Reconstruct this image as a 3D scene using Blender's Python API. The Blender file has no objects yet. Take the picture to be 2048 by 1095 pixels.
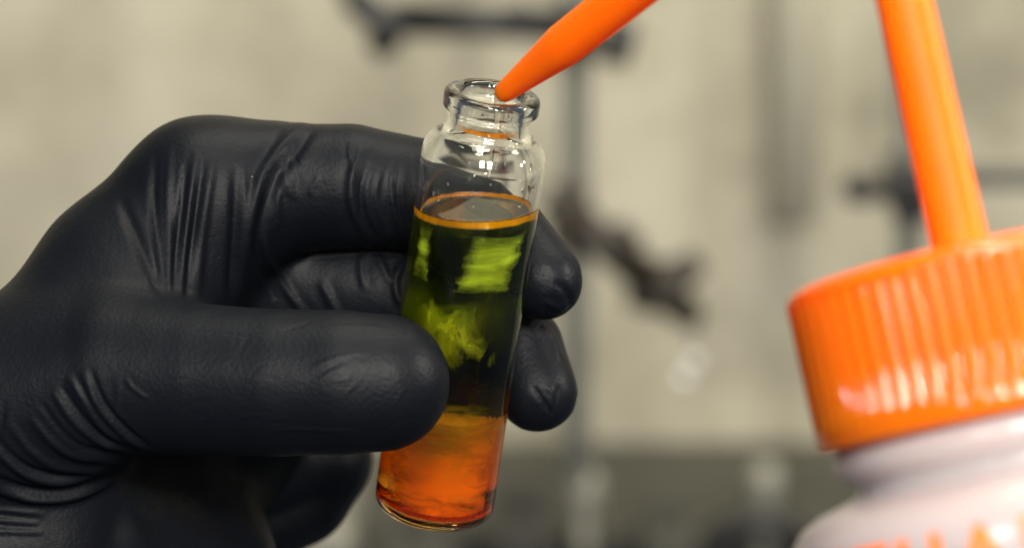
import bpy, bmesh, math, random
import numpy as np
from mathutils import Vector, Matrix

random.seed(7)
rng = np.random.default_rng(11)
S = bpy.context.scene
COL = S.collection
MM = 0.001

# ------------------------------------------------------------------ camera
PITCH = math.radians(18.0)
D0 = 0.480                      # metres from the lens to the vial
FRAME = 2048 / 12.0 * MM        # width of the picture at the vial
TGT = Vector((0, 0, 0.30))
FWD = Vector((0, math.cos(PITCH), -math.sin(PITCH)))
RGT = Vector((1, 0, 0))
UP = Vector((0, math.sin(PITCH), math.cos(PITCH)))
CAM = TGT - FWD * D0

cam_data = bpy.data.cameras.new('camera')
cam_data.sensor_width = 22.3
cam_data.lens = 22.3 * D0 / FRAME
cam_data.clip_start = 0.02
cam_data.clip_end = 20
cam_data.dof.use_dof = True
cam_data.dof.focus_distance = D0 - 0.007
cam_data.dof.aperture_fstop = 6.9
cam_data.dof.aperture_blades = 0
cam = bpy.data.objects.new('camera', cam_data)
COL.objects.link(cam)
cam.matrix_world = Matrix.Translation(CAM) @ Matrix((RGT, UP, -FWD)).transposed().to_4x4()
S.camera = cam


def at(px, py, dz=0.0):
    """a point of the place: photograph position plus its distance (mm) behind the vial"""
    d = D0 + dz * MM
    k = FRAME / 2048 * d / D0
    return CAM + FWD * d + RGT * ((px - 1024) * k) + UP * ((547.5 - py) * k)


def mm_per_px(dz):
    return (D0 + dz * MM) / D0 / 12.0


# ------------------------------------------------------------------ world, lamps, exposure
w = bpy.data.worlds.new('World')
S.world = w
w.use_nodes = True
w.node_tree.nodes['Background'].inputs[0].default_value = (0.70, 0.82, 1.0, 1)
w.node_tree.nodes['Background'].inputs[1].default_value = 0.09


def lamp(name, loc, aim, size, power, color=(1, 0.95, 0.85), size_y=None, shape='RECTANGLE'):
    l = bpy.data.lights.new(name, 'AREA')
    l.shape = shape
    l.size = size
    l.size_y = size_y or size
    l.energy = power
    l.color = color
    o = bpy.data.objects.new(name, l)
    COL.objects.link(o)
    o.location = loc
    o.rotation_euler = (Vector(aim) - Vector(loc)).to_track_quat('-Z', 'Y').to_euler()
    return o


for lx, lz in ((0.05, 0.92), (0.05, 1.10), (0.30, 0.90), (0.30, 1.08)):
    lamp('key_panel', (lx, -0.84, lz), (0.03, -0.02, 0.3), 0.13, 5.2, size_y=0.10)
lamp('side_panel', (0.66, 0.00, 0.58), (0.06, -0.03, 0.3), 0.05, 4.6)
lamp('ceiling_panel', (0.02, -0.22, 1.25), (0, 0, 0.3), 0.16, 2.4)
lamp('wall_panel', (0.35, 0.50, 1.55), (0.25, 1.10, 0.05), 1.3, 24, (1, 0.94, 0.76), size_y=0.3)
for lx, lz, pw in ((-0.42, 0.90, 4.2), (0.16, 0.66, 1.1), (0.30, 0.74, 1.3), (0.58, 0.96, 1.2)):  # the leftmost is an added fill for the dim side of the cap
    lamp('spot_and_fill_lamp', (lx, -1.00, lz), (0.05, -0.05, 0.3), 0.036, pw, (1, 0.97, 0.92), shape='DISK')

S.view_settings.view_transform = 'Standard'
S.view_settings.look = 'None'
S.view_settings.exposure = 0
S.view_settings.gamma = 1
S.render.engine = 'CYCLES'
cy = S.cycles
cy.use_denoising = True
try:
    cy.denoiser = 'OPENIMAGEDENOISE'
except Exception:
    pass
cy.max_bounces = 18
cy.transmission_bounces = 16
cy.glossy_bounces = 8
cy.diffuse_bounces = 4
cy.transparent_max_bounces = 16
cy.sample_clamp_indirect = 100
cy.caustics_reflective = True
cy.caustics_refractive = True
cy.blur_glossy = 0.3


# ------------------------------------------------------------------ helpers
def mesh_obj(name, verts, faces, mat, parent=None, smooth=True):
    me = bpy.data.meshes.new(name)
    me.from_pydata([tuple(v) for v in verts], [], faces)
    me.update()
    if smooth:
        me.polygons.foreach_set('use_smooth', [True] * len(me.polygons))
    o = bpy.data.objects.new(name, me)
    COL.objects.link(o)
    if mat is not None:
        for m in (mat if isinstance(mat, (list, tuple)) else [mat]):
            me.materials.append(m)
    o.parent = parent
    return o


def empty(name, mat=None):
    o = bpy.data.objects.new(name, None)
    COL.objects.link(o)
    o.empty_display_size = 0.01
    if mat is not None:
        o.matrix_world = mat
    return o


def tag(o, label=None, cat=None, group=None, kind=None):
    if label: o['label'] = label
    if cat: o['category'] = cat
    if group: o['group'] = group
    if kind: o['kind'] = kind
    return o


def fix_normals(o):
    bm = bmesh.new(); bm.from_mesh(o.data)
    bmesh.ops.recalc_face_normals(bm, faces=bm.faces)
    bm.to_mesh(o.data); bm.free()


def frame_on_axis(origin, axis):
    z = axis.normalized()
    x = RGT - z * RGT.dot(z)
    x.normalize()
    y = z.cross(x)
    m = Matrix((x, y, z)).transposed().to_4x4()
    m.translation = origin
    return m


def lathe(profile, n=96, rad_fn=None):
    """profile: list of (r, z); r == 0 at the ends closes it"""
    vs, fs, rows = [], [], []
    for r, z in profile:
        if r <= 1e-9:
            rows.append([len(vs)]); vs.append((0, 0, z)); continue
        row = []
        for i in range(n):
            a = 2 * math.pi * i / n
            rr = rad_fn(r, z, a) if rad_fn else r
            row.append(len(vs)); vs.append((rr * math.cos(a), rr * math.sin(a), z))
        rows.append(row)
    for a, b in zip(rows, rows[1:]):
        for i in range(n):
            j = (i + 1) % n
            if len(a) == 1 and len(b) == 1: continue
            if len(a) == 1: fs.append((a[0], b[j], b[i]))
            elif len(b) == 1: fs.append((a[i], a[j], b[0]))
            else: fs.append((a[i], a[j], b[j], b[i]))
    return vs, fs


def sweep(points, radii, n=32, cap=True, round_end=0):
    """tube along world points"""
    pts = [Vector(p) for p in points]
    vs, fs, rows = [], [], []
    prev = None
    for i, p in enumerate(pts):
        t = (pts[min(i + 1, len(pts) - 1)] - pts[max(i - 1, 0)]).normalized()
        if prev is None:
            nrm = t.orthogonal().normalized()
        else:
            nrm = (prev - t * prev.dot(t)).normalized()
        prev = nrm
        b = t.cross(nrm)
        row = []
        for k in range(n):
            a = 2 * math.pi * k / n
            row.append(len(vs)); vs.append(p + (nrm * math.cos(a) + b * math.sin(a)) * radii[i])
        rows.append(row)
    for a, b in zip(rows, rows[1:]):
        for i in range(n):
            j = (i + 1) % n
            fs.append((a[i], a[j], b[j], b[i]))
    if cap:
        fs.append(tuple(reversed(rows[0]))); fs.append(tuple(rows[-1]))
    return vs, fs


def arc_profile(cx, cz, r, a0, a1, n):
    return [(cx + r * math.cos(math.radians(a0 + (a1 - a0) * i / n)), cz + r * math.sin(math.radians(a0 + (a1 - a0) * i / n))) for i in range(n + 1)]


# ------------------------------------------------------------------ materials
def new_mat(name):
    m = bpy.data.materials.new(name)
    m.use_nodes = True
    nt = m.node_tree
    for n in list(nt.nodes): nt.nodes.remove(n)
    out = nt.nodes.new('ShaderNodeOutputMaterial')
    return m, nt, out


def N(nt, kind, **kw):
    n = nt.nodes.new(kind)
    for k, v in kw.items():
        if k.startswith('i_'):
            n.inputs[k[2:].replace('_', ' ')].default_value = v
        else:
            setattr(n, k, v)
    return n


def ramp(nt, fac, stops, interp='LINEAR'):
    r = nt.nodes.new('ShaderNodeValToRGB')
    r.color_ramp.interpolation = interp
    els = r.color_ramp.elements
    while len(els) > 1: els.remove(els[-1])
    els[0].position = stops[0][0]; els[0].color = (*stops[0][1], 1) if len(stops[0][1]) == 3 else stops[0][1]
    for p, c in stops[1:]:
        e = els.new(p); e.color = (*c, 1) if len(c) == 3 else c
    nt.links.new(fac, r.inputs[0])
    return r


def plastic(name, color, rough=0.35, vary=0.12, scale=40, bump=0.0, bump_scale=400, metallic=0.0, sss=0.0, trans=0.0, spec=0.5, sss_radius=(0.004, 0.002, 0.001)):
    m, nt, out = new_mat(name)
    p = N(nt, 'ShaderNodeBsdfPrincipled')
    tc = N(nt, 'ShaderNodeTexCoord')
    no = N(nt, 'ShaderNodeTexNoise'); no.inputs['Scale'].default_value = scale; no.inputs['Detail'].default_value = 5
    nt.links.new(tc.outputs['Object'], no.inputs['Vector'])
    lo = tuple(c * (1 - vary) for c in color); hi = tuple(min(1, c * (1 + vary)) for c in color)
    r = ramp(nt, no.outputs['Fac'], [(0.3, lo), (0.7, hi)])
    nt.links.new(r.outputs[0], p.inputs['Base Color'])
    p.inputs['Roughness'].default_value = rough
    p.inputs['Metallic'].default_value = metallic
    p.inputs['Specular IOR Level'].default_value = spec
    if sss:
        p.inputs['Subsurface Weight'].default_value = sss
        p.inputs['Subsurface Radius'].default_value = sss_radius
        p.inputs['Subsurface Scale'].default_value = 1.0
    if trans:
        p.inputs['Transmission Weight'].default_value = trans
    if bump:
        n2 = N(nt, 'ShaderNodeTexNoise'); n2.inputs['Scale'].default_value = bump_scale; n2.inputs['Detail'].default_value = 4
        nt.links.new(tc.outputs['Object'], n2.inputs['Vector'])
        b = N(nt, 'ShaderNodeBump'); b.inputs['Strength'].default_value = bump; b.inputs['Distance'].default_value = 0.0005
        nt.links.new(n2.outputs['Fac'], b.inputs['Height'])
        nt.links.new(b.outputs[0], p.inputs['Normal'])
    nt.links.new(p.outputs[0], out.inputs[0])
    return m


def glass_mat(name, ior, color=(1, 1, 1), rough=0.0):
    m, nt, out = new_mat(name)
    g = N(nt, 'ShaderNodeBsdfGlass')
    g.inputs['IOR'].default_value = ior
    g.inputs['Color'].default_value = (*color, 1)
    g.inputs['Roughness'].default_value = rough
    nt.links.new(g.outputs[0], out.inputs[0])
    return m, nt, g


M_GLASS, _, _ = glass_mat('clear_glass', 1.5, (0.985, 0.99, 0.985))
M_ORANGE = plastic('orange_plastic', (1.0, 0.128, 0.002), 0.10, 0.05, 60, 0.02, 900, sss=0.85, sss_radius=(0.012, 0.004, 0.0005), spec=0.5)
M_SPOUT = plastic('orange_spout_plastic', (1.0, 0.140, 0.002), 0.45, 0.05, 60, 0.02, 900, sss=0.85, sss_radius=(0.012, 0.004, 0.0005), spec=0.13)
M_CLEARWHITE = plastic('milky_plastic', (0.41, 0.352, 0.355), 0.25, 0.04, 30, 0.03, 700, sss=0.9, sss_radius=(0.008, 0.006, 0.005))
M_PRINT = plastic('orange_print', (0.90, 0.15, 0.004), 0.5, 0.08, 200)
M_STEEL = plastic('dull_steel', (0.27, 0.27, 0.235), 0.45, 0.15, 20, metallic=0.3)
M_GUN = plastic('gunmetal', (0.10, 0.10, 0.088), 0.5, 0.15, 20, metallic=0.2)
M_BLACKMETAL = plastic('black_enamel', (0.022, 0.021, 0.022), 0.45, 0.2, 60, 0.1, 300)
M_BROWN = plastic('brown_black_enamel', (0.030, 0.023, 0.016), 0.5, 0.2, 60, 0.1, 300)
M_DARK = plastic('dark_grey_panel', (0.055, 0.056, 0.048), 0.55, 0.15, 12, 0.1, 80)
M_PALE = plastic('pale_plastic', (0.34, 0.33, 0.28), 0.45, 0.05, 30)
M_BEIGE = plastic('beige_enamel', (0.66, 0.62, 0.48), 0.5, 0.08, 12)


def wall_material():
    m, nt, out = new_mat('painted_wall')
    p = N(nt, 'ShaderNodeBsdfPrincipled')
    tc = N(nt, 'ShaderNodeTexCoord')
    n1 = N(nt, 'ShaderNodeTexNoise'); n1.inputs['Scale'].default_value = 7; n1.inputs['Detail'].default_value = 9; n1.inputs['Roughness'].default_value = 0.72
    nt.links.new(tc.outputs['Object'], n1.inputs['Vector'])
    r = ramp(nt, n1.outputs['Fac'], [(0.34, (0.33, 0.305, 0.225)), (0.5, (0.54, 0.50, 0.385)), (0.64, (0.66, 0.62, 0.495))])
    nt.links.new(r.outputs[0], p.inputs['Base Color'])
    p.inputs['Roughness'].default_value = 0.6
    n2 = N(nt, 'ShaderNodeTexNoise'); n2.inputs['Scale'].default_value = 120
    nt.links.new(tc.outputs['Object'], n2.inputs['Vector'])
    b = N(nt, 'ShaderNodeBump'); b.inputs['Strength'].default_value = 0.15; b.inputs['Distance'].default_value = 0.002
    nt.links.new(n2.outputs['Fac'], b.inputs['Height'])
    nt.links.new(b.outputs[0], p.inputs['Normal'])
    nt.links.new(p.outputs[0], out.inputs[0])
    return m


M_WALL = wall_material()


def glove_material():
    m, nt, out = new_mat('black_nitrile')
    p = N(nt, 'ShaderNodeBsdfPrincipled')
    tc = N(nt, 'ShaderNodeTexCoord')
    n1 = N(nt, 'ShaderNodeTexNoise'); n1.inputs['Scale'].default_value = 45; n1.inputs['Detail'].default_value = 6
    nt.links.new(tc.outputs['Object'], n1.inputs['Vector'])
    r = ramp(nt, n1.outputs['Fac'], [(0.25, (0.0019, 0.0026, 0.0048)), (0.75, (0.0036, 0.0046, 0.0070))])
    # lint and dust specks
    v = N(nt, 'ShaderNodeTexVoronoi'); v.inputs['Scale'].default_value = 190
    nt.links.new(tc.outputs['Object'], v.inputs['Vector'])
    less = N(nt, 'ShaderNodeMath', operation='LESS_THAN'); less.inputs[1].default_value = 0.022
    nt.links.new(v.outputs['Distance'], less.inputs[0])
    sep = N(nt, 'ShaderNodeSeparateColor')
    nt.links.new(v.outputs['Color'], sep.inputs[0])
    gt = N(nt, 'ShaderNodeMath', operation='GREATER_THAN'); gt.inputs[1].default_value = 0.66
    nt.links.new(sep.outputs[0], gt.inputs[0])
    mul = N(nt, 'ShaderNodeMath', operation='MULTIPLY')
    nt.links.new(less.outputs[0], mul.inputs[0]); nt.links.new(gt.outputs[0], mul.inputs[1])
    mx = N(nt, 'ShaderNodeMixRGB'); mx.inputs[2].default_value = (0.42, 0.38, 0.30, 1)
    nt.links.new(mul.outputs[0], mx.inputs[0]); nt.links.new(r.outputs[0], mx.inputs[1])
    nt.links.new(mx.outputs[0], p.inputs['Base Color'])
    n3 = N(nt, 'ShaderNodeTexNoise'); n3.inputs['Scale'].default_value = 25; n3.inputs['Detail'].default_value = 3
    nt.links.new(tc.outputs['Object'], n3.inputs['Vector'])
    rr = ramp(nt, n3.outputs['Fac'], [(0.3, (0.44,) * 3), (0.7, (0.56,) * 3)])
    nt.links.new(rr.outputs[0], p.inputs['Roughness'])
    p.inputs['Specular IOR Level'].default_value = 0.125
    # pebbled texture of the rubber
    n2 = N(nt, 'ShaderNodeTexNoise'); n2.inputs['Scale'].default_value = 1500; n2.inputs['Detail'].default_value = 3
    nt.links.new(tc.outputs['Object'], n2.inputs['Vector'])
    n4 = N(nt, 'ShaderNodeTexNoise'); n4.inputs['Scale'].default_value = 300; n4.inputs['Detail'].default_value = 5
    nt.links.new(tc.outputs['Object'], n4.inputs['Vector'])
    b = N(nt, 'ShaderNodeBump'); b.inputs['Strength'].default_value = 0.34; b.inputs['Distance'].default_value = 0.00025
    nt.links.new(n2.outputs['Fac'], b.inputs['Height'])
    b2 = N(nt, 'ShaderNodeBump'); b2.inputs['Strength'].default_value = 0.20; b2.inputs['Distance'].default_value = 0.0006
    nt.links.new(n4.outputs['Fac'], b2.inputs['Height'])
    nt.links.new(b.outputs[0], b2.inputs['Normal'])
    nt.links.new(b2.outputs[0], p.inputs['Normal'])
    nt.links.new(p.outputs[0], out.inputs[0])
    return m


M_GLOVE = glove_material()

# ------------------------------------------------------------------ background: wall
BW = 1200                         # mm behind the vial
wall = mesh_obj('wall', [at(-900, -900, BW), at(3000, -900, BW), at(3000, 2000, BW), at(-900, 2000, BW)], [(3, 2, 1, 0)], M_WALL, smooth=False)
# stand the wall upright (vertical plane through the same distance)
yw = at(1024, 547, BW).y
wall.data.clear_geometry()
wall.data.from_pydata([(-1.6, yw, -1.0), (1.6, yw, -1.0), (1.6, yw, 1.2), (-1.6, yw, 1.2)], [], [(0, 1, 2, 3)])
tag(wall, 'beige painted wall far behind the gloved hand', kind='structure')


def on_y(px, py, y):
    """world point seen at that place of the photograph on the vertical plane at depth y"""
    d = at(px, py, 0) - CAM
    t = (y - CAM.y) / d.y
    return CAM + d * t


YR = at(1024, 547, 850).y
BGK = 1.24


def rod(name, p0, p1, dia, mat, label, cat, group=None):
    vs, fs = sweep([p0 + (p1 - p0) * t for t in (0, 0.003, 0.5, 0.997, 1)], [BGK * dia / 2 * MM * q for q in (0.85, 1, 1, 1, 0.85)], 20)
    o = mesh_obj(name, vs, fs, mat)
    return tag(o, label, cat, group)


def box_part(name, c, sx, sy, sz, mat, parent, rot=None, bev=0.0015):
    bm = bmesh.new()
    bmesh.ops.create_cube(bm, size=1)
    for v in bm.verts: v.co = Vector((v.co.x * sx, v.co.y * sy, v.co.z * sz)) * MM * BGK
    bmesh.ops.bevel(bm, geom=bm.edges[:], offset=bev, segments=2, affect='EDGES', profile=0.5)
    if rot: bmesh.ops.rotate(bm, verts=bm.verts, matrix=rot, cent=(0, 0, 0))
    for v in bm.verts: v.co += c
    me = bpy.data.meshes.new(name); bm.to_mesh(me); bm.free()
    me.materials.append(mat)
    o = bpy.data.objects.new(name, me); COL.objects.link(o); o.parent = parent
    return o


def tube_part(name, pts, rad, mat, parent, n=16):
    vs, fs = sweep(pts, [r * MM * BGK for r in rad], n)
    return mesh_obj(name, vs, fs, mat, parent)


rod('support_rod', on_y(1152, -500, YR), on_y(1152, 962, YR), 9.5, M_STEEL, 'grey vertical steel rod blurred behind the vial, between hand and bottle', 'rod', 'lattice rods')
rod('support_rod', on_y(1817, -500, YR), on_y(1817, 985, YR), 9.5, M_STEEL, 'grey vertical steel rod blurred behind the orange spout', 'rod', 'lattice rods')
rod('support_rod', on_y(1838, 357, YR - 0.012), on_y(2700, 340, YR - 0.012), 8, M_GUN, 'grey horizontal rod running off to the right of the spout', 'rod', 'lattice rods')


def clamp(name, label, boss, arm_end, jaw, mat, arm_r=6.0, knobs=(), yy=None):
    """boss head on a rod, an arm, and a pair of jaws at its far end; all given by photograph position"""
    yy = yy or YR - 0.016
    root = empty(name, Matrix.Translation(on_y(*boss, yy)))
    o0 = on_y(*boss, yy)
    L = lambda p, dy=0.0: on_y(p[0], p[1], yy + dy) - o0
    tag(root, label, 'clamp', 'clamps on the rods')
    box_part('boss_head', L(boss, 0.008), 15, 32, 17, mat, root)
    tube_part('arm', [L(boss), (L(boss) + L(arm_end)) / 2, L(arm_end)], [arm_r, arm_r * 0.9, arm_r], mat, root)
    for k, pts in enumerate(jaw):
        tube_part('jaw', [L(q, -0.004) for q in pts], [arm_r * 1.05] + [arm_r * 0.95] * (len(pts) - 2) + [arm_r * 0.6], mat, root)
    for (a, b, r) in knobs:
        tube_part('screw', [L(a), (L(a) * 0.55 + L(b) * 0.45)], [r * 0.45, r * 0.45], mat, root)
        tube_part('knob', [L(a) * 0.45 + L(b) * 0.55, L(b)], [r, r * 0.9], mat, root)
    return root


clamp('rod_clamp', 'dark clamp with long horizontal arm at the top of the vertical rod', (1152, 52), (800, 38),
      [[(800, 38), (760, 40), (720, 5), (690, -40)], [(800, 38), (775, 62), (765, 92), (770, 110)]], M_BLACKMETAL, 6.5,
      [((1152, 60), (1262, 92), 9), ((1030, 46), (1022, 18), 8)])
clamp('rod_clamp', 'brown black clamp slanting down to the right from the vertical rod', (1140, 430), (1300, 560),
      [[(1300, 560), (1345, 600), (1395, 640)], [(1300, 560), (1350, 556), (1398, 520)]], M_BROWN, 7.5,
      [((1160, 440), (1112, 392), 9), ((1225, 500), (1262, 462), 7), ((1300, 560), (1282, 612), 7)])
clamp('rod_clamp', 'small dark clamp reaching left from the rod behind the spout', (1817, 372), (1740, 378),
      [[(1740, 378), (1712, 370), (1684, 374)], [(1740, 378), (1714, 386), (1688, 392)]], M_BLACKMETAL, 4.2, [((1817, 372), (1870, 366), 5)])

# pale post fixed to the wall
rod('wall_post', on_y(1588, -600, yw - 0.025), on_y(1588, 425, yw - 0.025), 23, M_BEIGE, 'pale beige post blurred against the wall left of the spout', 'post')

# service panel along the foot of the wall, with its taps
pc = on_y(1300, 1072, yw - 0.115)
panel = empty('service_panel', Matrix.Translation(pc))
tag(panel, 'dark grey service panel along the foot of the wall', 'panel')
x0 = on_y(735, 1072, yw - 0.115).x; x1 = on_y(2500, 1072, yw - 0.115).x
box_part('housing', Vector(((x0 + x1) / 2 - pc.x, 0.055, -0.16 * BGK)), (x1 - x0) * 1000 / BGK, 110, 320, M_DARK, panel, bev=0.006)
M_MID = plastic('grey_worktop', (0.06, 0.059, 0.048), 0.55, 0.3, 9)
box_part('worktop', Vector(((x0 + x1) / 2 - pc.x, 0.052, 0.006)), (x1 - x0) * 1000 / BGK + 8, 116, 9, M_MID, panel)
for q in range(5):
    xx = x0 + 0.08 + q * 0.105
    box_part('cover_plate', Vector((xx - pc.x, -0.018, -0.09)), 78, 8, 88, M_DARK if q % 2 else M_BLACKMETAL, panel)


def equipment(px, py, wpx, hpx, label, mat):
    yy = yw - 0.185
    c0 = on_y(px, py, yy)
    k = (on_y(px + 1, py, yy) - c0).x * 1000 / BGK
    root = empty('equipment_box', Matrix.Translation(c0))
    tag(root, label, 'equipment', 'boxes before the panel')
    box_part('case', Vector((0, 0, -0.04)), wpx * k, 60, hpx * k + 60, mat, root, bev=0.004)
    box_part('handle', Vector((0, -0.002, (hpx * k / 2 - 2) * MM * BGK)), wpx * k * 0.5, 14, 7, M_BLACKMETAL, root)
    for q in (-0.25, 0.25):
        box_part('display', Vector((q * wpx * k * MM * BGK, -0.0385, 0.0)), wpx * k * 0.3, 3, 14, M_MID, root)


equipment(1045, 1035, 120, 90, 'dark box of equipment just left of the tap below the vertical rod', M_BLACKMETAL)
equipment(1335, 1055, 110, 70, 'dark grey box of equipment between the two taps', M_DARK)
equipment(830, 1080, 150, 60, 'low dark box of equipment under the vial', M_DARK)


def tap(px, py, label, s=1.0):
    p = on_y(px, py, yw - 0.150)
    root = empty('gas_tap', Matrix.Translation(p))
    tag(root, label, 'tap', 'taps on the service panel')
    s *= BGK
    vs, fs = lathe([(r * MM * s, z * MM * s) for r, z in ((0, -9), (5, -9), (7.2, -7), (7.6, 0), (7.2, 6), (5.2, 8.6), (0, 9))], 24)
    mesh_obj('knob', vs, fs, M_PALE, root)
    tube_part('stem', [Vector((0, 0, -0.008)), Vector((0, 0, -0.03)), Vector((0, 0.002, -0.06)), Vector((0, 0.03, -0.066))], [4.2, 4.2, 4.2, 4.2], M_PALE, root)


tap(1168, 980, 'pale round tap knob on the dark panel below the vertical rod')
tap(1532, 962, 'pale tap knob on the dark panel nearest the wash bottle', 0.9)
tap(668, 1088, 'pale tap knob low at the end of the panel beneath the hand', 1.1)
hp = [on_y(x, y, yw - 0.17) for x, y in ((1360, 1180), (1400, 1110), (1450, 1060), (1510, 1035), (1570, 1045), (1620, 1090), (1650, 1180))]
vs, fs = sweep(hp, [7.5 * MM] * len(hp), 16)
tag(mesh_obj('rubber_hose', vs, fs, M_BLACKMETAL), 'black rubber hose looping up in front of the dark panel', 'hose')

# ------------------------------------------------------------------ the hand
def sd_cone(P, a, b, ra, rb):
    ab = b - a
    L2 = float(ab @ ab)
    t = np.clip(((P - a) @ ab) / L2, 0, 1).astype(np.float32)
    q = P - a - t[..., None] * ab
    return np.sqrt((q * q).sum(-1)) - (ra + (rb - ra) * t)


def smin(a, b, k):
    h = np.clip(0.5 + 0.5 * (b - a) / k, 0, 1)
    return b + (a - b) * h - k * h * (1 - h)


def to_cam_mm(p):
    v = p - TGT
    return np.array((v.dot(RGT), v.dot(UP), v.dot(FWD)), dtype=np.float32) * 1000


def J(px, py, r, dz):
    return to_cam_mm(at(px, py, dz)), r * mm_per_px(dz)


PALM = [
    [J(408, 405, 158, 12), J(250, 562, 166, 10), J(96, 770, 158, 10), J(-240, 1165, 156, 10)],   # index metacarpal, wrist
    [J(450, 640, 140, 30), J(250, 860, 170, 26), J(-120, 1130, 240, 22)],                         # middle metacarpal
    [J(440, 860, 130, 42), J(250, 1010, 160, 40), J(-60, 1220, 220, 36)],                         # outer edge of the palm
    [J(20, 785, 140, 0), J(150, 700, 126, 1), J(240, 642, 108, 3)],                               # muscle running from the thumb to the back of the hand
    [J(290, 610, 120, 6), J(400, 500, 95, 14)],                                                   # web between thumb and index
    [J(430, 520, 100, 26), J(560, 580, 80, 40)],                                                  # back of the pocket behind the fingers
    [J(400, 1130, 150, 30), J(80, 1080, 185, 8), J(-220, 1250, 260, 4)],                          # heel of the palm
]
INDEX = [J(408, 405, 150, 12), J(560, 375, 130, 13), J(700, 372, 122, 12), J(860, 392, 108, 14), J(930, 412, 98, 14), J(1003, 472, 90, 13), J(1086, 560, 79, 8)]
MIDDLE = [J(450, 620, 130, 28), J(620, 574, 118, 24), J(770, 584, 114, 22), J(915, 622, 104, 21), J(1036, 694, 88, 18), J(1075, 782, 80, 14)]
RING = [J(450, 780, 125, 40), J(600, 785, 114, 40), J(760, 788, 102, 34), J(880, 798, 92, 30)]
LITTLE = [J(430, 930, 118, 44), J(560, 915, 112, 56), J(632, 915, 110, 60), J(595, 985, 104, 60), J(500, 1040, 98, 54)]
THUMB = [J(60, 800, 200, -2), J(235, 748, 163, -8), J(400, 758, 148, -12), J(560, 765, 144, -15), J(680, 764, 142, -16.5), J(762, 764, 136, -16)]

lo = np.array((-175, -85, -40), np.float32)
hi = np.array((16, 32, 74), np.float32)
VOX = 0.8
nx, ny, nz = [int(v) for v in np.ceil((hi - lo) / VOX)]
gx = lo[0] + VOX * np.arange(nx, dtype=np.float32)
gy = lo[1] + VOX * np.arange(ny, dtype=np.float32)
gz = lo[2] + VOX * np.arange(nz, dtype=np.float32)
G = np.stack(np.meshgrid(gx, gy, gz, indexing='ij'), -1)


def chain(pts, k, P):
    f = None
    for (a, ra), (b, rb) in zip(pts, pts[1:]):
        d = sd_cone(P, a, b, ra, rb)
        f = d if f is None else smin(f, d, k)
    return f


palm = None
for c in PALM:
    d = chain(c, 4, G)
    palm = d if palm is None else smin(palm, d, 11)
field = None
for c, k in ((INDEX, 7), (MIDDLE, 6), (RING, 6), (LITTLE, 6), (THUMB, 6.5)):
    d = smin(chain(c, 0.5, G) - 0.2, palm, k)
    field = d if field is None else smin(field, d, 0.9)
del G


def surface_nets(F, lo, h):
    nx, ny, nz = F.shape
    ins = F < 0
    cnt = np.zeros((nx - 1, ny - 1, nz - 1), np.int8)
    for i in (0, 1):
        for j in (0, 1):
            for k in (0, 1):
                cnt += ins[i:nx - 1 + i, j:ny - 1 + j, k:nz - 1 + k]
    act = (cnt > 0) & (cnt < 8)
    idx = -np.ones(act.shape, np.int64)
    cells = np.argwhere(act)
    idx[act] = np.arange(len(cells))
    acc = np.zeros((len(cells), 3)); num = np.zeros(len(cells))
    corners = [(i, j, k) for i in (0, 1) for j in (0, 1) for k in (0, 1)]
    for a in corners:
        for ax in range(3):
            if a[ax]: continue
            b = list(a); b[ax] = 1
            fa = F[cells[:, 0] + a[0], cells[:, 1] + a[1], cells[:, 2] + a[2]]
            fb = F[cells[:, 0] + b[0], cells[:, 1] + b[1], cells[:, 2] + b[2]]
            m = (fa < 0) != (fb < 0)
            t = np.where(m, fa / np.where(m, fa - fb, 1), 0)
            p = np.tile(np.array(a, float), (len(cells), 1)); p[:, ax] += t
            acc[m] += p[m]; num[m] += 1
    V = lo + h * (cells + acc / num[:, None])
    quads = []
    for ax in range(3):
        o = [1, 2] if ax == 0 else ([2, 0] if ax == 1 else [0, 1])
        sl0 = [slice(None)] * 3; sl0[ax] = slice(0, -1)
        sl1 = [slice(None)] * 3; sl1[ax] = slice(1, None)
        a = ins[tuple(sl0)]; b = ins[tuple(sl1)]
        for flip in (False, True):
            e = np.argwhere((a & ~b) if not flip else (~a & b))
            ok = np.ones(len(e), bool)
            for q in o: ok &= (e[:, q] > 0) & (e[:, q] < F.shape[q] - 1)
            e = e[ok]
            def cell(d1, d2):
                c = e.copy(); c[:, o[0]] -= d1; c[:, o[1]] -= d2
                return idx[c[:, 0], c[:, 1], c[:, 2]]
            q = np.stack([cell(1, 1), cell(0, 1), cell(0, 0), cell(1, 0)], 1)
            quads.append(q[:, ::-1] if flip else q)
    return V, np.concatenate(quads)


V, Q = surface_nets(field, lo.astype(float), VOX)
del field
tmp = bpy.data.meshes.new('tmp'); tmp.from_pydata(V.tolist(), [], Q.tolist()); tmp.update()
tob = bpy.data.objects.new('tmp', tmp); COL.objects.link(tob)
sm = tob.modifiers.new('s', 'SMOOTH'); sm.factor = 0.5; sm.iterations = 9
ss = tob.modifiers.new('d', 'SUBSURF'); ss.levels = 1; ss.render_levels = 1
dg = bpy.context.evaluated_depsgraph_get(); dg.update()
hm = bpy.data.meshes.new_from_object(tob.evaluated_get(dg))
bpy.data.objects.remove(tob)
hm.name = 'gloved_hand'


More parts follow.
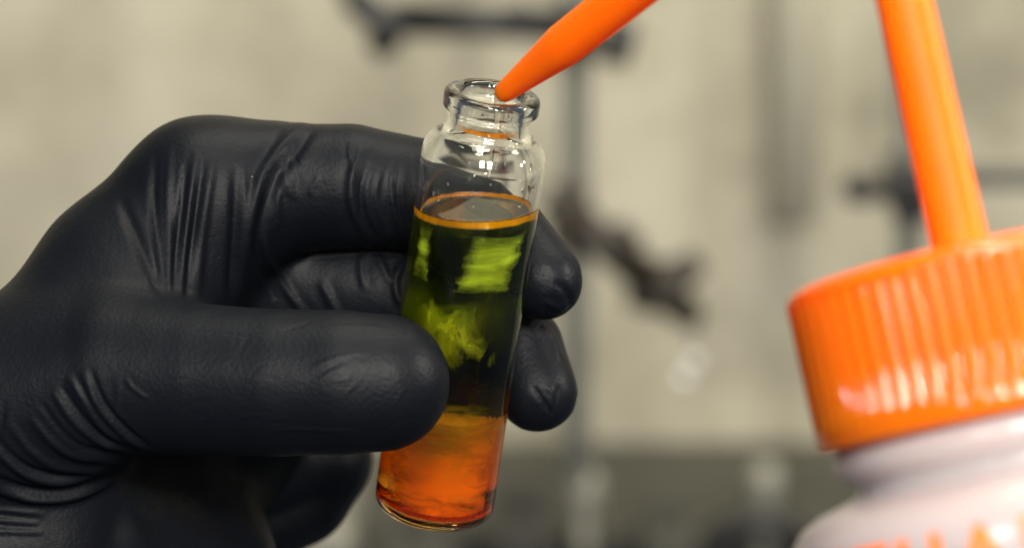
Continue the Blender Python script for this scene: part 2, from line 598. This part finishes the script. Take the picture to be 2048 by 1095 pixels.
def displace(me, wr, noise_amp):
    n = len(me.vertices)
    co = np.empty(n * 3); me.vertices.foreach_get('co', co); co = co.reshape(-1, 3)
    no = np.empty(n * 3); me.vertex_normals.foreach_get('vector', no); no = no.reshape(-1, 3)
    dep = D0 * 1000 + co[:, 2]
    px = 1024 + co[:, 0] * 12 * (D0 * 1000) / dep
    py = 547.5 - co[:, 1] * 12 * (D0 * 1000) / dep
    face = np.clip(-no[:, 2] * 2.5 + 0.2, 0, 1)
    disp = np.zeros(n)
    for line, wd, amp, dz0, dz1 in wr:
        L = np.array(line, float)
        x0, y0 = L.min(0) - wd * 5; x1, y1 = L.max(0) + wd * 5
        sel = np.where((px > x0) & (px < x1) & (py > y0) & (py < y1) & (co[:, 2] > dz0) & (co[:, 2] < dz1))[0]
        if len(sel) == 0: continue
        # smooth the polyline
        t = np.linspace(0, len(L) - 1, 8 * (len(L) - 1) + 1)
        i = np.clip(t.astype(int), 0, len(L) - 2); f = (t - i)[:, None]
        p0 = L[np.clip(i - 1, 0, None)]; p1 = L[i]; p2 = L[i + 1]; p3 = L[np.clip(i + 2, None, len(L) - 1)]
        C = 0.5 * (2 * p1 + (p2 - p0) * f + (2 * p0 - 5 * p1 + 4 * p2 - p3) * f ** 2 + (3 * p1 - p0 - 3 * p2 + p3) * f ** 3)
        best = np.full(len(sel), 1e9); bt = np.zeros(len(sel))
        X = np.stack([px[sel], py[sel]], 1)
        for m in range(len(C) - 1):
            ab = C[m + 1] - C[m]
            u = np.clip(((X - C[m]) @ ab) / (ab @ ab + 1e-9), 0, 1)
            d = np.hypot(*(X - C[m] - u[:, None] * ab).T)
            better = d < best
            best = np.where(better, d, best); bt = np.where(better, (m + u) / (len(C) - 1), bt)
        taper = np.clip(np.minimum(bt, 1 - bt) * 4, 0, 1) ** 0.8
        prof = np.exp(-(best / wd) ** 2) - 0.45 * np.exp(-(best / (2.1 * wd)) ** 2)
        disp[sel] += 0.85 * amp * prof * taper * face[sel]
    # slack of the rubber: slow swells
    a = 0.0
    for fr, am in ((0.09, 1.0), (0.21, 0.5), (0.5, 0.22)):
        ph = rng.uniform(0, 6.28, 6); dr = rng.normal(size=(6, 3)); dr /= np.linalg.norm(dr, axis=1)[:, None]
        for q in range(6): a = a + am * np.sin(co @ dr[q] * fr * 2 + ph[q]) / 6
    co += no * (disp + noise_amp * a)[:, None]
    # camera axes -> world
    R = np.array((RGT, UP, FWD))
    wco = co @ R * 0.001 + np.array(TGT)
    me.vertices.foreach_set('co', wco.ravel()); me.update()


WR = []
def ridge(pts, wd, amp, dz0=-60, dz1=90): WR.append((pts, wd, amp, dz0, dz1))

# stretched web between thumb and forefinger
for pts, wd, amp in (
    ([(240, 395), (272, 470), (305, 550), (330, 602)], 12, -0.9),
    ([(312, 300), (308, 400), (320, 520), (334, 600)], 9, -0.7),
    ([(340, 290), (336, 400), (340, 500), (345, 600)], 9, 0.55),
    ([(372, 320), (362, 420), (350, 520), (345, 600)], 7, -0.8),
    ([(392, 300), (378, 420), (366, 520), (360, 605)], 7, 0.7),
    ([(408, 310), (393, 420), (380, 520), (374, 605)], 7, -0.8),
    ([(430, 310), (412, 420), (400, 520), (395, 605)], 9, 0.6),
    ([(470, 330), (468, 450), (462, 550), (460, 610)], 10, -0.8),
    ([(492, 320), (490, 400), (480, 500), (478, 600)], 9, 0.6),
): ridge(pts, wd, amp, -12, 40)
# fold where the finger sleeve starts
ridge([(610, 238), (566, 290), (525, 350), (505, 420), (492, 500), (486, 590)], 13, 1.5, -5, 50)
ridge([(640, 235), (596, 300), (556, 350), (530, 420), (520, 500)], 12, -0.9, -5, 50)
ridge([(560, 320), (570, 360), (590, 400)], 12, 0.5, -5, 50)
ridge([(520, 440), (540, 520), (580, 590), (620, 640)], 9, 0.8, 0, 60)
ridge([(510, 470), (525, 540), (550, 600)], 8, -0.8, 0, 60)
ridge([(640, 560), (660, 600), (680, 640)], 10, 0.8, 0, 60)
ridge([(725, 290), (702, 360), (706, 420), (735, 480)], 9, 0.8, -5, 50)
ridge([(740, 320), (722, 380), (732, 440), (760, 490)], 7, -0.6, -5, 50)
ridge([(790, 320), (782, 380), (795, 440), (818, 490)], 6, 0.6, -5, 50)
ridge([(812, 330), (804, 390), (815, 450), (830, 490)], 5, 0.45, -5, 50)
ridge([(765, 330), (752, 390), (768, 450), (790, 495)], 6, 0.4, -5, 50)
ridge([(725, 505), (722, 540), (730, 580)], 8, 0.6, 0, 60)
ridge([(750, 505), (770, 540), (780, 570)], 8, 0.6, 0, 60)
ridge([(808, 520), (792, 555), (795, 590), (812, 620)], 9, 1.0, 0, 60)
# folds at the root of the thumb
for pts, wd, amp in (
    ([(165, 740), (194, 812), (244, 868), (292, 896)], 8, 0.9),
    ([(180, 735), (208, 805), (258, 862), (300, 893)], 6, -0.7),
    ([(136, 749), (170, 806), (208, 858), (262, 896)], 8, 0.85),
    ([(120, 765), (158, 826), (205, 874), (262, 898)], 6, -0.75),
    ([(104, 780), (146, 842), (200, 884), (258, 900)], 8, 0.8),
    ([(80, 800), (120, 858), (170, 896), (250, 908)], 7, -0.6),
    ([(59, 830), (104, 884), (154, 914), (230, 922)], 9, 0.8),
    ([(18, 845), (62, 902), (118, 935), (190, 942), (250, 922)], 9, 0.8),
    ([(-10, 870), (40, 925), (100, 950), (170, 950), (235, 930)], 7, -0.8),
    ([(-20, 890), (42, 942), (100, 962), (158, 957), (222, 938)], 9, 1.1),
    ([(-30, 945), (50, 978), (110, 982), (170, 970), (230, 945)], 9, -1.1),
    ([(-40, 970), (55, 995), (118, 998), (172, 984), (236, 950)], 10, 1.4),
    ([(-40, 1015), (30, 1022), (90, 1028)], 6, 0.5),
    ([(-40, 1035), (30, 1042), (80, 1046)], 6, 0.5),
    ([(-40, 1058), (30, 1062), (90, 1062)], 6, 0.5),
    ([(10, 800), (-5, 880), (-30, 940)], 8, -0.5),
): ridge(pts, wd, amp, -60, 40)
# fine stretch lines on the thumb and the forefinger
for q in range(26):
    x = random.uniform(300, 830); y = 640 + random.random() * 210
    L_ = random.uniform(25, 80); an = random.gauss(-0.35, 0.35)
    p = [(x + L_ * t * math.cos(an), y + L_ * t * math.sin(an) + random.uniform(-5, 5)) for t in (-0.5, -0.15, 0.2, 0.5)]
    ridge(p, random.uniform(2.6, 4.5), random.choice((-1, 1)) * random.uniform(0.07, 0.16), -60, 0)
for q in range(14):
    x = random.uniform(540, 830); y = random.uniform(290, 420)
    L_ = random.uniform(40, 110); an = 1.5 + random.gauss(0, 0.18)
    p = [(x + L_ * t * math.cos(an) + random.uniform(-4, 4), y + L_ * t * math.sin(an)) for t in (-0.5, -0.15, 0.2, 0.5)]
    ridge(p, random.uniform(4, 7), random.choice((-1, 1)) * random.uniform(0.15, 0.35), -5, 50)
# pads and creases of the thumb and fingertips
ridge([(236, 755), (236, 800), (232, 840)], 6, 0.25, -60, 0)
ridge([(248, 755), (270, 780), (300, 800)], 5, 0.3, -60, 0)
ridge([(620, 735), (680, 712), (740, 700)], 6, 0.22, -60, 0)
ridge([(600, 770), (660, 735), (690, 720)], 5, -0.22, -60, 0)
ridge([(530, 860), (620, 858), (720, 862)], 4, 0.22, -60, 0)
ridge([(640, 655), (720, 652), (790, 660)], 5, 0.15, -60, 0)
ridge([(1108, 560), (1135, 590), (1140, 630)], 8, -0.55, -20, 40)
ridge([(1120, 470), (1150, 500), (1165, 540)], 8, 0.5, -20, 40)
ridge([(1085, 600), (1120, 615), (1150, 600)], 7, 0.4, -20, 40)
ridge([(1065, 770), (1085, 800), (1105, 830)], 6, -0.55, -20, 40)
ridge([(1095, 770), (1105, 790), (1098, 830)], 7, 0.6, -20, 40)
ridge([(1118, 770), (1110, 800), (1102, 830)], 6, -0.4, -20, 40)
ridge([(1085, 650), (1108, 680), (1120, 720)], 9, 0.6, -20, 40)
displace(hm, WR, 0.15)
hm.polygons.foreach_set('use_smooth', [True] * len(hm.polygons))
hm.materials.clear(); hm.materials.append(M_GLOVE)
hand = bpy.data.objects.new('gloved_hand', hm)
COL.objects.link(hand)
tag(hand, 'left hand in a black nitrile glove pinching the glass vial', 'hand')

# ------------------------------------------------------------------ the vial
B0 = at(866, 1018, 13.3)
T0 = at(986, 184, -13.3)
AX = (T0 - B0)
LEN = AX.length / MM
AX.normalize()
VF = frame_on_axis(B0, AX)
R_OUT, R_IN = 10.2, 9.15
NSEG = 128
gl = VF.to_3x3().inverted() @ Vector((0, 0, 1))
S_LIQ = 55.1


def level(x, y, extra=0.0):
    return S_LIQ - (gl.x * x + gl.y * y) / gl.z + extra


outer = [(0, 0.55), (3.0, 0.45), (6.0, 0.18), (7.6, 0.0)]
outer += arc_profile(7.8, 2.4, 2.4, -90, 0, 10)[1:]
outer += [(R_OUT, 10), (R_OUT, 30), (R_OUT, 50), (R_OUT, 60.0), (R_OUT, LEN - 11.2)]
outer += arc_profile(R_OUT - 3.9, LEN - 10.9, 3.9, 5, 68, 10)
zs = outer[-1][1]
outer += [(7.3, zs + 0.45), (6.95, zs + 0.85), (6.80, zs + 1.4), (6.76, LEN - 4.1), (6.85, LEN - 3.8), (7.3, LEN - 3.5)]
outer += arc_profile(7.1, LEN - 2.6, 0.78, -60, 20, 5)
outer += [(7.90, LEN - 1.6)]
outer += arc_profile(6.9, LEN - 1.0, 1.0, 5, 90, 6)
outer += [(6.2, LEN - 0.02), (5.5, LEN - 0.2), (5.05, LEN - 0.7), (4.9, LEN - 1.8), (4.9, LEN - 4.5), (5.05, zs + 0.9), (5.8, zs - 0.2)]
outer += [(7.2, zs - 1.1), (8.3, zs - 2.1), (8.9, zs - 3.3), (R_IN, zs - 4.8), (R_IN, 59.4)]
vs, fs = lathe([(r * MM, z * MM) for r, z in outer], NSEG)
# inner wall down to the line where the liquid touches it
MENISC = 0.75
base = len(vs) - NSEG
ring = []
for i in range(NSEG):
    a = 2 * math.pi * i / NSEG
    x, y = R_IN * math.cos(a), R_IN * math.sin(a)
    ring.append(len(vs)); vs.append((x * MM, y * MM, level(x, y, MENISC) * MM))
for i in range(NSEG):
    j = (i + 1) % NSEG
    fs.append((base + i, base + j, ring[j], ring[i]))
vial = mesh_obj('glass_vial', vs, fs, M_GLASS)
vial.matrix_world = VF
tag(vial, 'clear glass vial with a rimmed neck, gripped between the gloved thumb and fingers', 'vial')


# ------------------------------------------------------------------ the liquid
def liquid_material(name, ior, streaks):
    m, nt, out = new_mat(name)
    g = N(nt, 'ShaderNodeBsdfGlass'); g.inputs['IOR'].default_value = ior; g.inputs['Roughness'].default_value = 0
    tc = N(nt, 'ShaderNodeTexCoord')
    sep = N(nt, 'ShaderNodeSeparateXYZ'); nt.links.new(tc.outputs['Object'], sep.inputs[0])
    mp = N(nt, 'ShaderNodeMapping'); mp.inputs['Scale'].default_value = (1, 1, 0.6)
    nt.links.new(tc.outputs['Object'], mp.inputs[0])
    n1 = N(nt, 'ShaderNodeTexNoise'); n1.inputs['Scale'].default_value = 160; n1.inputs['Detail'].default_value = 6; n1.inputs['Distortion'].default_value = 1.5
    nt.links.new(mp.outputs[0], n1.inputs['Vector'])
    ma = N(nt, 'ShaderNodeMath', operation='MULTIPLY_ADD'); ma.inputs[1].default_value = 0.011; ma.inputs[2].default_value = -0.0055
    nt.links.new(n1.outputs['Fac'], ma.inputs[0])
    ad = N(nt, 'ShaderNodeMath', operation='ADD'); nt.links.new(sep.outputs[2], ad.inputs[0]); nt.links.new(ma.outputs[0], ad.inputs[1])
    sc = N(nt, 'ShaderNodeMath', operation='MULTIPLY'); sc.inputs[1].default_value = 1 / 0.056
    nt.links.new(ad.outputs[0], sc.inputs[0])
    r = ramp(nt, sc.outputs[0], [(0.0, (1.0, 0.58, 0.15)), (0.16, (1.0, 0.60, 0.14)), (0.23, (0.95, 0.62, 0.10)), (0.31, (0.66, 0.54, 0.08)), (0.42, (0.72, 0.74, 0.16)), (0.60, (0.88, 0.94, 0.28)), (0.97, (0.84, 0.94, 0.36))])
    nt.links.new(r.outputs[0], g.inputs['Color'])
    if streaks:
        # eddies of mixing liquid bend the light near the inside of the glass
        mp2 = N(nt, 'ShaderNodeMapping'); mp2.inputs['Rotation'].default_value = (0.5, 0.4, 0.2); mp2.inputs['Scale'].default_value = (3.0, 3.0, 0.8)
        nt.links.new(tc.outputs['Object'], mp2.inputs[0])
        n2 = N(nt, 'ShaderNodeTexNoise'); n2.inputs['Scale'].default_value = 170; n2.inputs['Detail'].default_value = 2; n2.inputs['Distortion'].default_value = 1.5
        nt.links.new(mp2.outputs[0], n2.inputs['Vector'])
        n3 = N(nt, 'ShaderNodeTexNoise'); n3.inputs['Scale'].default_value = 110; n3.inputs['Detail'].default_value = 2
        nt.links.new(tc.outputs['Object'], n3.inputs['Vector'])
        rs = ramp(nt, n3.outputs['Fac'], [(0.38, (0.05,) * 3), (0.62, (1,) * 3)])
        b = N(nt, 'ShaderNodeBump'); b.inputs['Distance'].default_value = 0.0012
        mu = N(nt, 'ShaderNodeMath', operation='MULTIPLY'); mu.inputs[1].default_value = 0.45
        nt.links.new(rs.outputs[0], mu.inputs[0]); nt.links.new(mu.outputs[0], b.inputs['Strength'])
        nt.links.new(n2.outputs['Fac'], b.inputs['Height'])
        nt.links.new(b.outputs[0], g.inputs['Normal'])
    nt.links.new(g.outputs[0], out.inputs[0])
    return m


M_LIQ_SIDE = liquid_material('dyed_liquid_at_glass', 1.34 / 1.5, True)
M_LIQ_TOP, _, _ = glass_mat('liquid_surface', 1.34, (0.98, 0.99, 0.95))
prof = [(0, 2.1), (3, 2.0), (6, 1.75)] + arc_profile(R_IN - 2.2, 3.8, 2.2, -80, 0, 10) + [(R_IN, 10), (R_IN, 20), (R_IN, 30), (R_IN, 40), (R_IN, 48), (R_IN, 52)]
lv, lf = lathe([(r * MM, z * MM) for r, z in prof], NSEG)
nside = 0
prev = list(range(len(lv) - NSEG, len(lv)))
mats = [0] * len(lf)
rows_r = [(R_IN, MENISC), (R_IN - 0.12, 0.48), (R_IN - 0.35, 0.26), (R_IN - 0.8, 0.10), (R_IN - 1.5, 0.02), (6.5, 0), (4, 0), (2, 0)]
for q, (r, ex) in enumerate(rows_r):
    row = []
    for i in range(NSEG):
        a = 2 * math.pi * i / NSEG
        x, y = r * math.cos(a), r * math.sin(a)
        row.append(len(lv)); lv.append((x * MM, y * MM, level(x, y, ex) * MM))
    for i in range(NSEG):
        j = (i + 1) % NSEG
        lf.append((prev[i], prev[j], row[j], row[i])); mats.append(0 if q == 0 else 1)
    prev = row
c = len(lv); lv.append((0, 0, level(0, 0) * MM))
for i in range(NSEG):
    lf.append((prev[i], prev[(i + 1) % NSEG], c)); mats.append(1)
liq = mesh_obj('dyed_liquid', lv, lf, [M_LIQ_SIDE, M_LIQ_TOP])
for p, mi in zip(liq.data.polygons, mats): p.material_index = mi
liq.matrix_world = VF
tag(liq, 'liquid inside the vial, green above and glowing orange at the bottom', 'liquid')


def dye_light_material(name, color, cover, scale, stretch, rotv, soft=0.18, trans=0.6, dark=0.45, detail=4):
    """streaky film of dye colour and painted light: clear where the noise is low"""
    m, nt, out = new_mat(name)
    tc = N(nt, 'ShaderNodeTexCoord')
    uv = N(nt, 'ShaderNodeUVMap')
    mp = N(nt, 'ShaderNodeMapping'); mp.inputs['Scale'].default_value = stretch; mp.inputs['Rotation'].default_value = rotv
    nt.links.new(tc.outputs['Object'], mp.inputs[0])
    n1 = N(nt, 'ShaderNodeTexNoise'); n1.inputs['Scale'].default_value = scale; n1.inputs['Detail'].default_value = detail; n1.inputs['Roughness'].default_value = 0.55; n1.inputs['Distortion'].default_value = 0.8
    nt.links.new(mp.outputs[0], n1.inputs['Vector'])
    # the film thins out towards its rim
    sep = N(nt, 'ShaderNodeSeparateXYZ'); nt.links.new(uv.outputs[0], sep.inputs[0])
    r = N(nt, 'ShaderNodeMath', operation='ADD'); nt.links.new(n1.outputs['Fac'], r.inputs[0]); nt.links.new(sep.outputs[0], r.inputs[1])
    rm = N(nt, 'ShaderNodeMapRange'); rm.inputs['From Min'].default_value = cover; rm.inputs['From Max'].default_value = cover + soft
    nt.links.new(r.outputs[0], rm.inputs['Value'])
    d = N(nt, 'ShaderNodeBsdfDiffuse'); t = N(nt, 'ShaderNodeBsdfTranslucent')
    n2 = N(nt, 'ShaderNodeTexNoise'); n2.inputs['Scale'].default_value = scale * 0.5; n2.inputs['Detail'].default_value = 5
    nt.links.new(mp.outputs[0], n2.inputs['Vector'])
    cr = ramp(nt, n2.outputs['Fac'], [(0.35, tuple(c * dark for c in color)), (0.62, color)])
    nt.links.new(cr.outputs[0], d.inputs[0]); nt.links.new(cr.outputs[0], t.inputs[0])
    a = N(nt, 'ShaderNodeMixShader'); a.inputs[0].default_value = trans
    nt.links.new(d.outputs[0], a.inputs[1]); nt.links.new(t.outputs[0], a.inputs[2])
    tr = N(nt, 'ShaderNodeBsdfTransparent')
    mx = N(nt, 'ShaderNodeMixShader')
    nt.links.new(rm.outputs[0], mx.inputs[0]); nt.links.new(tr.outputs[0], mx.inputs[1]); nt.links.new(a.outputs[0], mx.inputs[2])
    nt.links.new(mx.outputs[0], out.inputs[0])
    return m


def film(name, th0, th1, s0, s1, rad, mat, parent, n=40, m_=40, edge=0.22, skew=0.0, level_rel=False, bulge=0.0):
    """added curved sheet of dye colour and painted light; u of the uv carries how thick it is"""
    vs, fs, thick = [], [], []
    for j in range(m_ + 1):
        for i in range(n + 1):
            u, v = i / n, j / m_
            th = math.radians(th0 + (th1 - th0) * u + skew * (v - 0.5))
            rr = rad - bulge * math.sin(math.pi * u) * math.sin(math.pi * v)
            x, y = rr * math.sin(th), -rr * math.cos(th)
            z = s0 + (s1 - s0) * v
            if level_rel: z += level(x, y)
            vs.append(Vector((x, y, z)) * MM)
            e = min(u, 1 - u) / edge; f = min(v, 1 - v) / edge
            if level_rel: e = 1
            thick.append(0.62 * min(1, e, f))
    for j in range(m_):
        for i in range(n):
            a = j * (n + 1) + i
            fs.append((a, a + 1, a + n + 2, a + n + 1))
    o = mesh_obj(name, vs, fs, mat, parent)
    uvl = o.data.uv_layers.new(name='UVMap')
    for lp in o.data.loops: uvl.data[lp.index].uv = (thick[lp.vertex_index], 0)
    return o


M_LIGHT1 = dye_light_material('green_light_film', (0.82, 0.88, 0.26), 0.60, 240, (0.5, 0.5, 2.2), (0.25, 0.30, 0.1), 0.70, 0.3, 0.35)  # bright light seen through the liquid, put into the film colour
M_LIGHT2 = dye_light_material('yellow_light_film', (0.86, 0.82, 0.15), 0.70, 240, (1.6, 1.6, 0.7), (0.3, 0.6, 0.1), 0.80, 0.3, 0.35)  # lower bright patch: light through the vial painted as film colour
M_REFLECT = dye_light_material('orange_reflection_film', (1.0, 0.34, 0.012), 0.50, 300, (1, 1, 0.4), (0, 0, 0), 0.6, 0.4)  # the spout's orange reflection, painted as a film
M_GLOW = dye_light_material('amber_glow_film', (1.0, 0.42, 0.04), 0.34, 170, (0.8, 0.8, 2.0), (0.1, 0.2, 0.1), 0.4, 0.35, 0.75)  # the liquid's orange, with its glow put into the film
M_DYE5 = dye_light_material('pale_amber_film', (0.95, 0.62, 0.05), 0.72, 220, (0.8, 0.8, 2.4), (0.2, 0.3, 0.1), 0.8, 0.4, 0.4)
film('dye_light_streak', -10, 58, 43.0, 54.2, 8.7, M_LIGHT1, liq, edge=0.24, skew=14, bulge=0.8)
film('dye_light_streak', -70, -44, 43.4, 54.4, 8.7, M_LIGHT1, liq, edge=0.40)
film('dye_light_streak', -72, 52, 29.5, 42.6, 8.6, M_LIGHT2, liq, edge=0.48, skew=-14, bulge=1.0)
film('dye_light_streak', -60, 66, 9.0, 28.5, 8.3, M_DYE5, liq, edge=0.5, skew=10, bulge=0.8)
film('dye_light_streak', -76, 76, 2.6, 19.5, 7.0, M_GLOW, liq, edge=0.5, bulge=1.8)
film('dye_light_streak', 95, 265, 3.0, 17.0, 8.4, M_GLOW, liq, edge=0.3)
film('meniscus_reflection', -180, 180, -0.75, 0.85, R_IN - 0.06, M_REFLECT, liq, n=160, m_=10, edge=0.30, level_rel=True)  # orange ring painted in for the spout mirrored at the surface
film('neck_reflection', -78, 74, LEN - 6.3, LEN - 5.0, 4.84, M_REFLECT, liq, n=60, m_=10, edge=0.3)  # added ring; its colour stands for an amber reflection in the neck

# ------------------------------------------------------------------ wash bottle
CT = at(1925, 513, -88)
CA = (RGT * -0.205 + UP * 0.973 + FWD * 0.105).normalized()
BF = frame_on_axis(CT, CA) @ Matrix.Scale(1.045, 4)         # local z up the bottle, origin at the top of the cap
bottle = empty('wash_bottle', BF)
tag(bottle, 'squeeze wash bottle with orange ribbed cap and bent orange spout', 'bottle')
NR = 60
CR, CH = 23.8, 21.3


def rib(r, z, a):
    if r < (CR - 0.6) * MM: return r
    zz = z / MM
    fade = min(1, max(0, (-zz - 1.6) / 0.8)) * min(1, max(0, (zz + CH - 2.6) / 0.8))
    wv = abs(math.sin(a * NR / 2)) ** 0.8
    return r - (0.95 * fade * (1 - wv)) * MM


capp = [(0, 0), (8, 0), (CR - 2.6, 0)] + arc_profile(CR - 2.2, -2.2, 2.2, 85, 5, 8) + [(CR, -2.6), (CR, -3.2), (CR, -6), (CR, -12), (CR, -CH + 3.6), (CR, -CH + 3.0), (CR, -CH + 2.5), (CR + 0.1, -CH + 0.4), (CR - 0.2, -CH), (CR - 1.4, -CH), (CR - 1.6, -CH + 3), (0, -CH + 3)]
vs, fs = lathe([(r * MM, z * MM) for r, z in reversed(capp)], NR * 8, rib)
cap = mesh_obj('cap', vs, fs, M_ORANGE, bottle)

bodyp = [(0, -16), (20.6, -16), (21.1, -17), (21.1, -CH - 0.3), (21.9, -CH - 0.8), (22.3, -CH - 2.2), (22.0, -CH - 3.6), (20.7, -CH - 4.5), (20.0, -CH - 5.4), (20.2, -CH - 6.3)]
bodyp += [(22.0, -CH - 7.0), (25.4, -CH - 7.9), (28.0, -CH - 9.3), (29.6, -CH - 11.2), (30.3, -CH - 13.2), (30.5, -CH - 15.5), (30.5, -CH - 60), (30.5, -CH - 95), (29.6, -CH - 98.5), (27, -CH - 100), (0, -CH - 99)]
vs, fs = lathe([(r * MM, z * MM) for r, z in reversed(bodyp)], 96)
body = mesh_obj('bottle_body', vs, fs, M_CLEARWHITE, bottle)
body.data.polygons.foreach_set('use_smooth', [True] * len(body.data.polygons))

# printed name around the bottle
word = 'ETHANOL'
adv, lets = 0.0, []
for ch in word:
    cu = bpy.data.curves.new('t', 'FONT'); cu.body = ch; cu.size = 9.4; cu.offset = 0.24; cu.resolution_u = 3
    ob = bpy.data.objects.new('t', cu); COL.objects.link(ob)
    dg = bpy.context.evaluated_depsgraph_get(); dg.update()
    me = bpy.data.meshes.new_from_object(ob.evaluated_get(dg))
    bpy.data.objects.remove(ob)
    bm = bmesh.new(); bm.from_mesh(me)
    xs = [v.co.x for v in bm.verts]
    for cutx in np.arange(min(xs) + 0.8, max(xs), 0.8):
        bmesh.ops.bisect_plane(bm, geom=bm.verts[:] + bm.edges[:] + bm.faces[:], plane_co=(cutx, 0, 0), plane_no=(1, 0, 0))
    for cuty in np.arange(0.6, 7.0, 0.8):
        bmesh.ops.bisect_plane(bm, geom=bm.verts[:] + bm.edges[:] + bm.faces[:], plane_co=(0, cuty, 0), plane_no=(0, 1, 0))
    bm.to_mesh(me); bm.free()
    lets.append((me, min(xs), max(xs), adv)); adv += (max(xs) - min(xs)) + 1.5
mid = [a + (x1 - x0) / 2 for (_, x0, x1, a) in lets][3]
TOPZ = -CH - 12.5
for me, x0, x1, a in lets:
    h = 6.75
    for v in me.vertices:
        ang = (v.co.x - x0 + a - mid) / 30.6 + math.radians(-20) - math.pi / 2
        rr = float(np.interp(-(TOPZ - h + v.co.y), [-q[1] for q in bodyp[9:17]], [q[0] for q in bodyp[9:17]])) + 0.10
        v.co = Vector((rr * math.cos(ang), rr * math.sin(ang), TOPZ - h + v.co.y)) * MM
    me.materials.clear(); me.materials.append(M_PRINT)
    lo_ = bpy.data.objects.new('letter', me); COL.objects.link(lo_); lo_.parent = body

# bent spout
TR = 3.75
K = at(1731, -379, -81)
Pt = at(1004, 188, -15.0)
p_start = CT - CA * 0.002
K = CT + CA * (K - CT).dot(CA)
d2 = (Pt - K).normalized()
d1 = CA
ang = d1.angle(d2)
RB = 0.016
tl = RB * math.tan(ang / 2)
path = [p_start + d1 * ((K - p_start).length - tl) * (i / 12) for i in range(13)]
A = K - d1 * tl
nrm = (d2 - d1 * d2.dot(d1)).normalized()
cen = A + nrm * RB
for i in range(1, 25):
    th = ang * i / 24
    path.append(cen - nrm * RB * math.cos(th) + d1 * RB * math.sin(th))
E = path[-1]
Lr = (Pt - E).length
TIP = 0.0185
for i in range(1, 11):
    path.append(E + d2 * ((Lr - TIP) * i / 10))
rad_ = [(TR - 0.42 * i / (len(path) - 1)) * MM for i in range(len(path))]
Q0 = E + d2 * (Lr - TIP)
for s_, r_ in ((0.0006, 3.32), (0.0014, 3.27), (0.0026, 3.16), (0.004, 3.01), (0.006, 2.79), (0.011, 2.28), (0.0155, 1.86), (0.0176, 1.66), (0.0183, 1.5), (0.0187, 1.25), (0.0188, 0.9)):
    path.append(Q0 + d2 * s_); rad_.append(r_ * MM)
vs, fs = sweep([BF.inverted() @ p for p in path], rad_, 40)
spout = mesh_obj('spout', vs, fs, M_SPOUT, bottle)
# a bead of liquid leaving the spout
bp, br = [], []
for t_, r_ in ((-0.0012, 0.5), (-0.0006, 0.95), (0.0002, 1.15), (0.0012, 1.0), (0.0024, 0.62), (0.0042, 0.42), (0.0075, 0.36), (0.0115, 0.30), (0.0135, 0.12)):
    bp.append(VF.inverted() @ (Pt + d2 * 0.0004 - AX * t_)); br.append(r_ * MM)
vs, fs = sweep(bp, br, 20)
M_WATER, _, _ = glass_mat('clear_liquid', 1.34, (0.99, 0.985, 0.96))
mesh_obj('falling_drop', vs, fs, M_WATER, liq)
# droplets clinging inside the shoulder and above the liquid
dv, df = lathe([(0, -0.4), (0.6, -0.3), (0.95, -0.05), (1.0, 0.05), (0.8, 0.3), (0.4, 0.48), (0, 0.52)], 12)
dme = bpy.data.meshes.new('droplet'); dme.from_pydata([tuple(v) for v in dv], [], df)
dme.polygons.foreach_set('use_smooth', [True] * len(dme.polygons)); dme.materials.append(M_WATER)
for q in range(24):
    th = random.uniform(-math.pi, math.pi)
    z = 58.8 + (random.random() ** 1.4) * 4.4
    rr = R_IN - 0.05
    o = bpy.data.objects.new('droplet', dme); COL.objects.link(o); o.parent = liq
    sz = random.choice((0.12, 0.16, 0.2, 0.26, 0.4)) * MM
    nrm_ = Vector((-math.sin(th), math.cos(th), 0))
    o.matrix_local = Matrix.Translation(Vector((rr * math.sin(th), -rr * math.cos(th), z)) * MM) @ nrm_.to_track_quat('Z', 'Y').to_matrix().to_4x4() @ Matrix.Diagonal((sz * random.uniform(0.8, 1.1), sz * random.uniform(1.0, 2.2), sz, 1))

# added wire and white balls standing for blurred glints below the clamp
glint_pair = empty('glint_wire', Matrix.Translation(on_y(1390, 640, YR - 0.02)))
h0 = on_y(1390, 640, YR - 0.02)
tube_part('added_wire', [on_y(x, y, YR - 0.02) - h0 for x, y in ((1390, 628), (1392, 680), (1386, 722), (1368, 756), (1364, 775))], [0.7] * 5, M_STEEL, glint_pair, 8)
M_GLINT = plastic('white_glint', (0.88, 0.86, 0.80), 0.15, 0.02, 20)  # white chosen to stand for the brightness of a glint
for x, y in ((1386, 722), (1366, 757)):
    bv, bf = lathe([(r * MM, z * MM) for r, z in [(0, -3.4)] + arc_profile(0, 0, 3.4, -75, 75, 10) + [(0, 3.4)]], 20)
    b_ = mesh_obj('glint_bead', bv, bf, M_GLINT, glint_pair); b_.location = on_y(x, y, YR - 0.02) - h0
tag(glint_pair, 'two white balls on an added thin wire, standing for blurred glints below the slanting clamp', 'glint_pair')
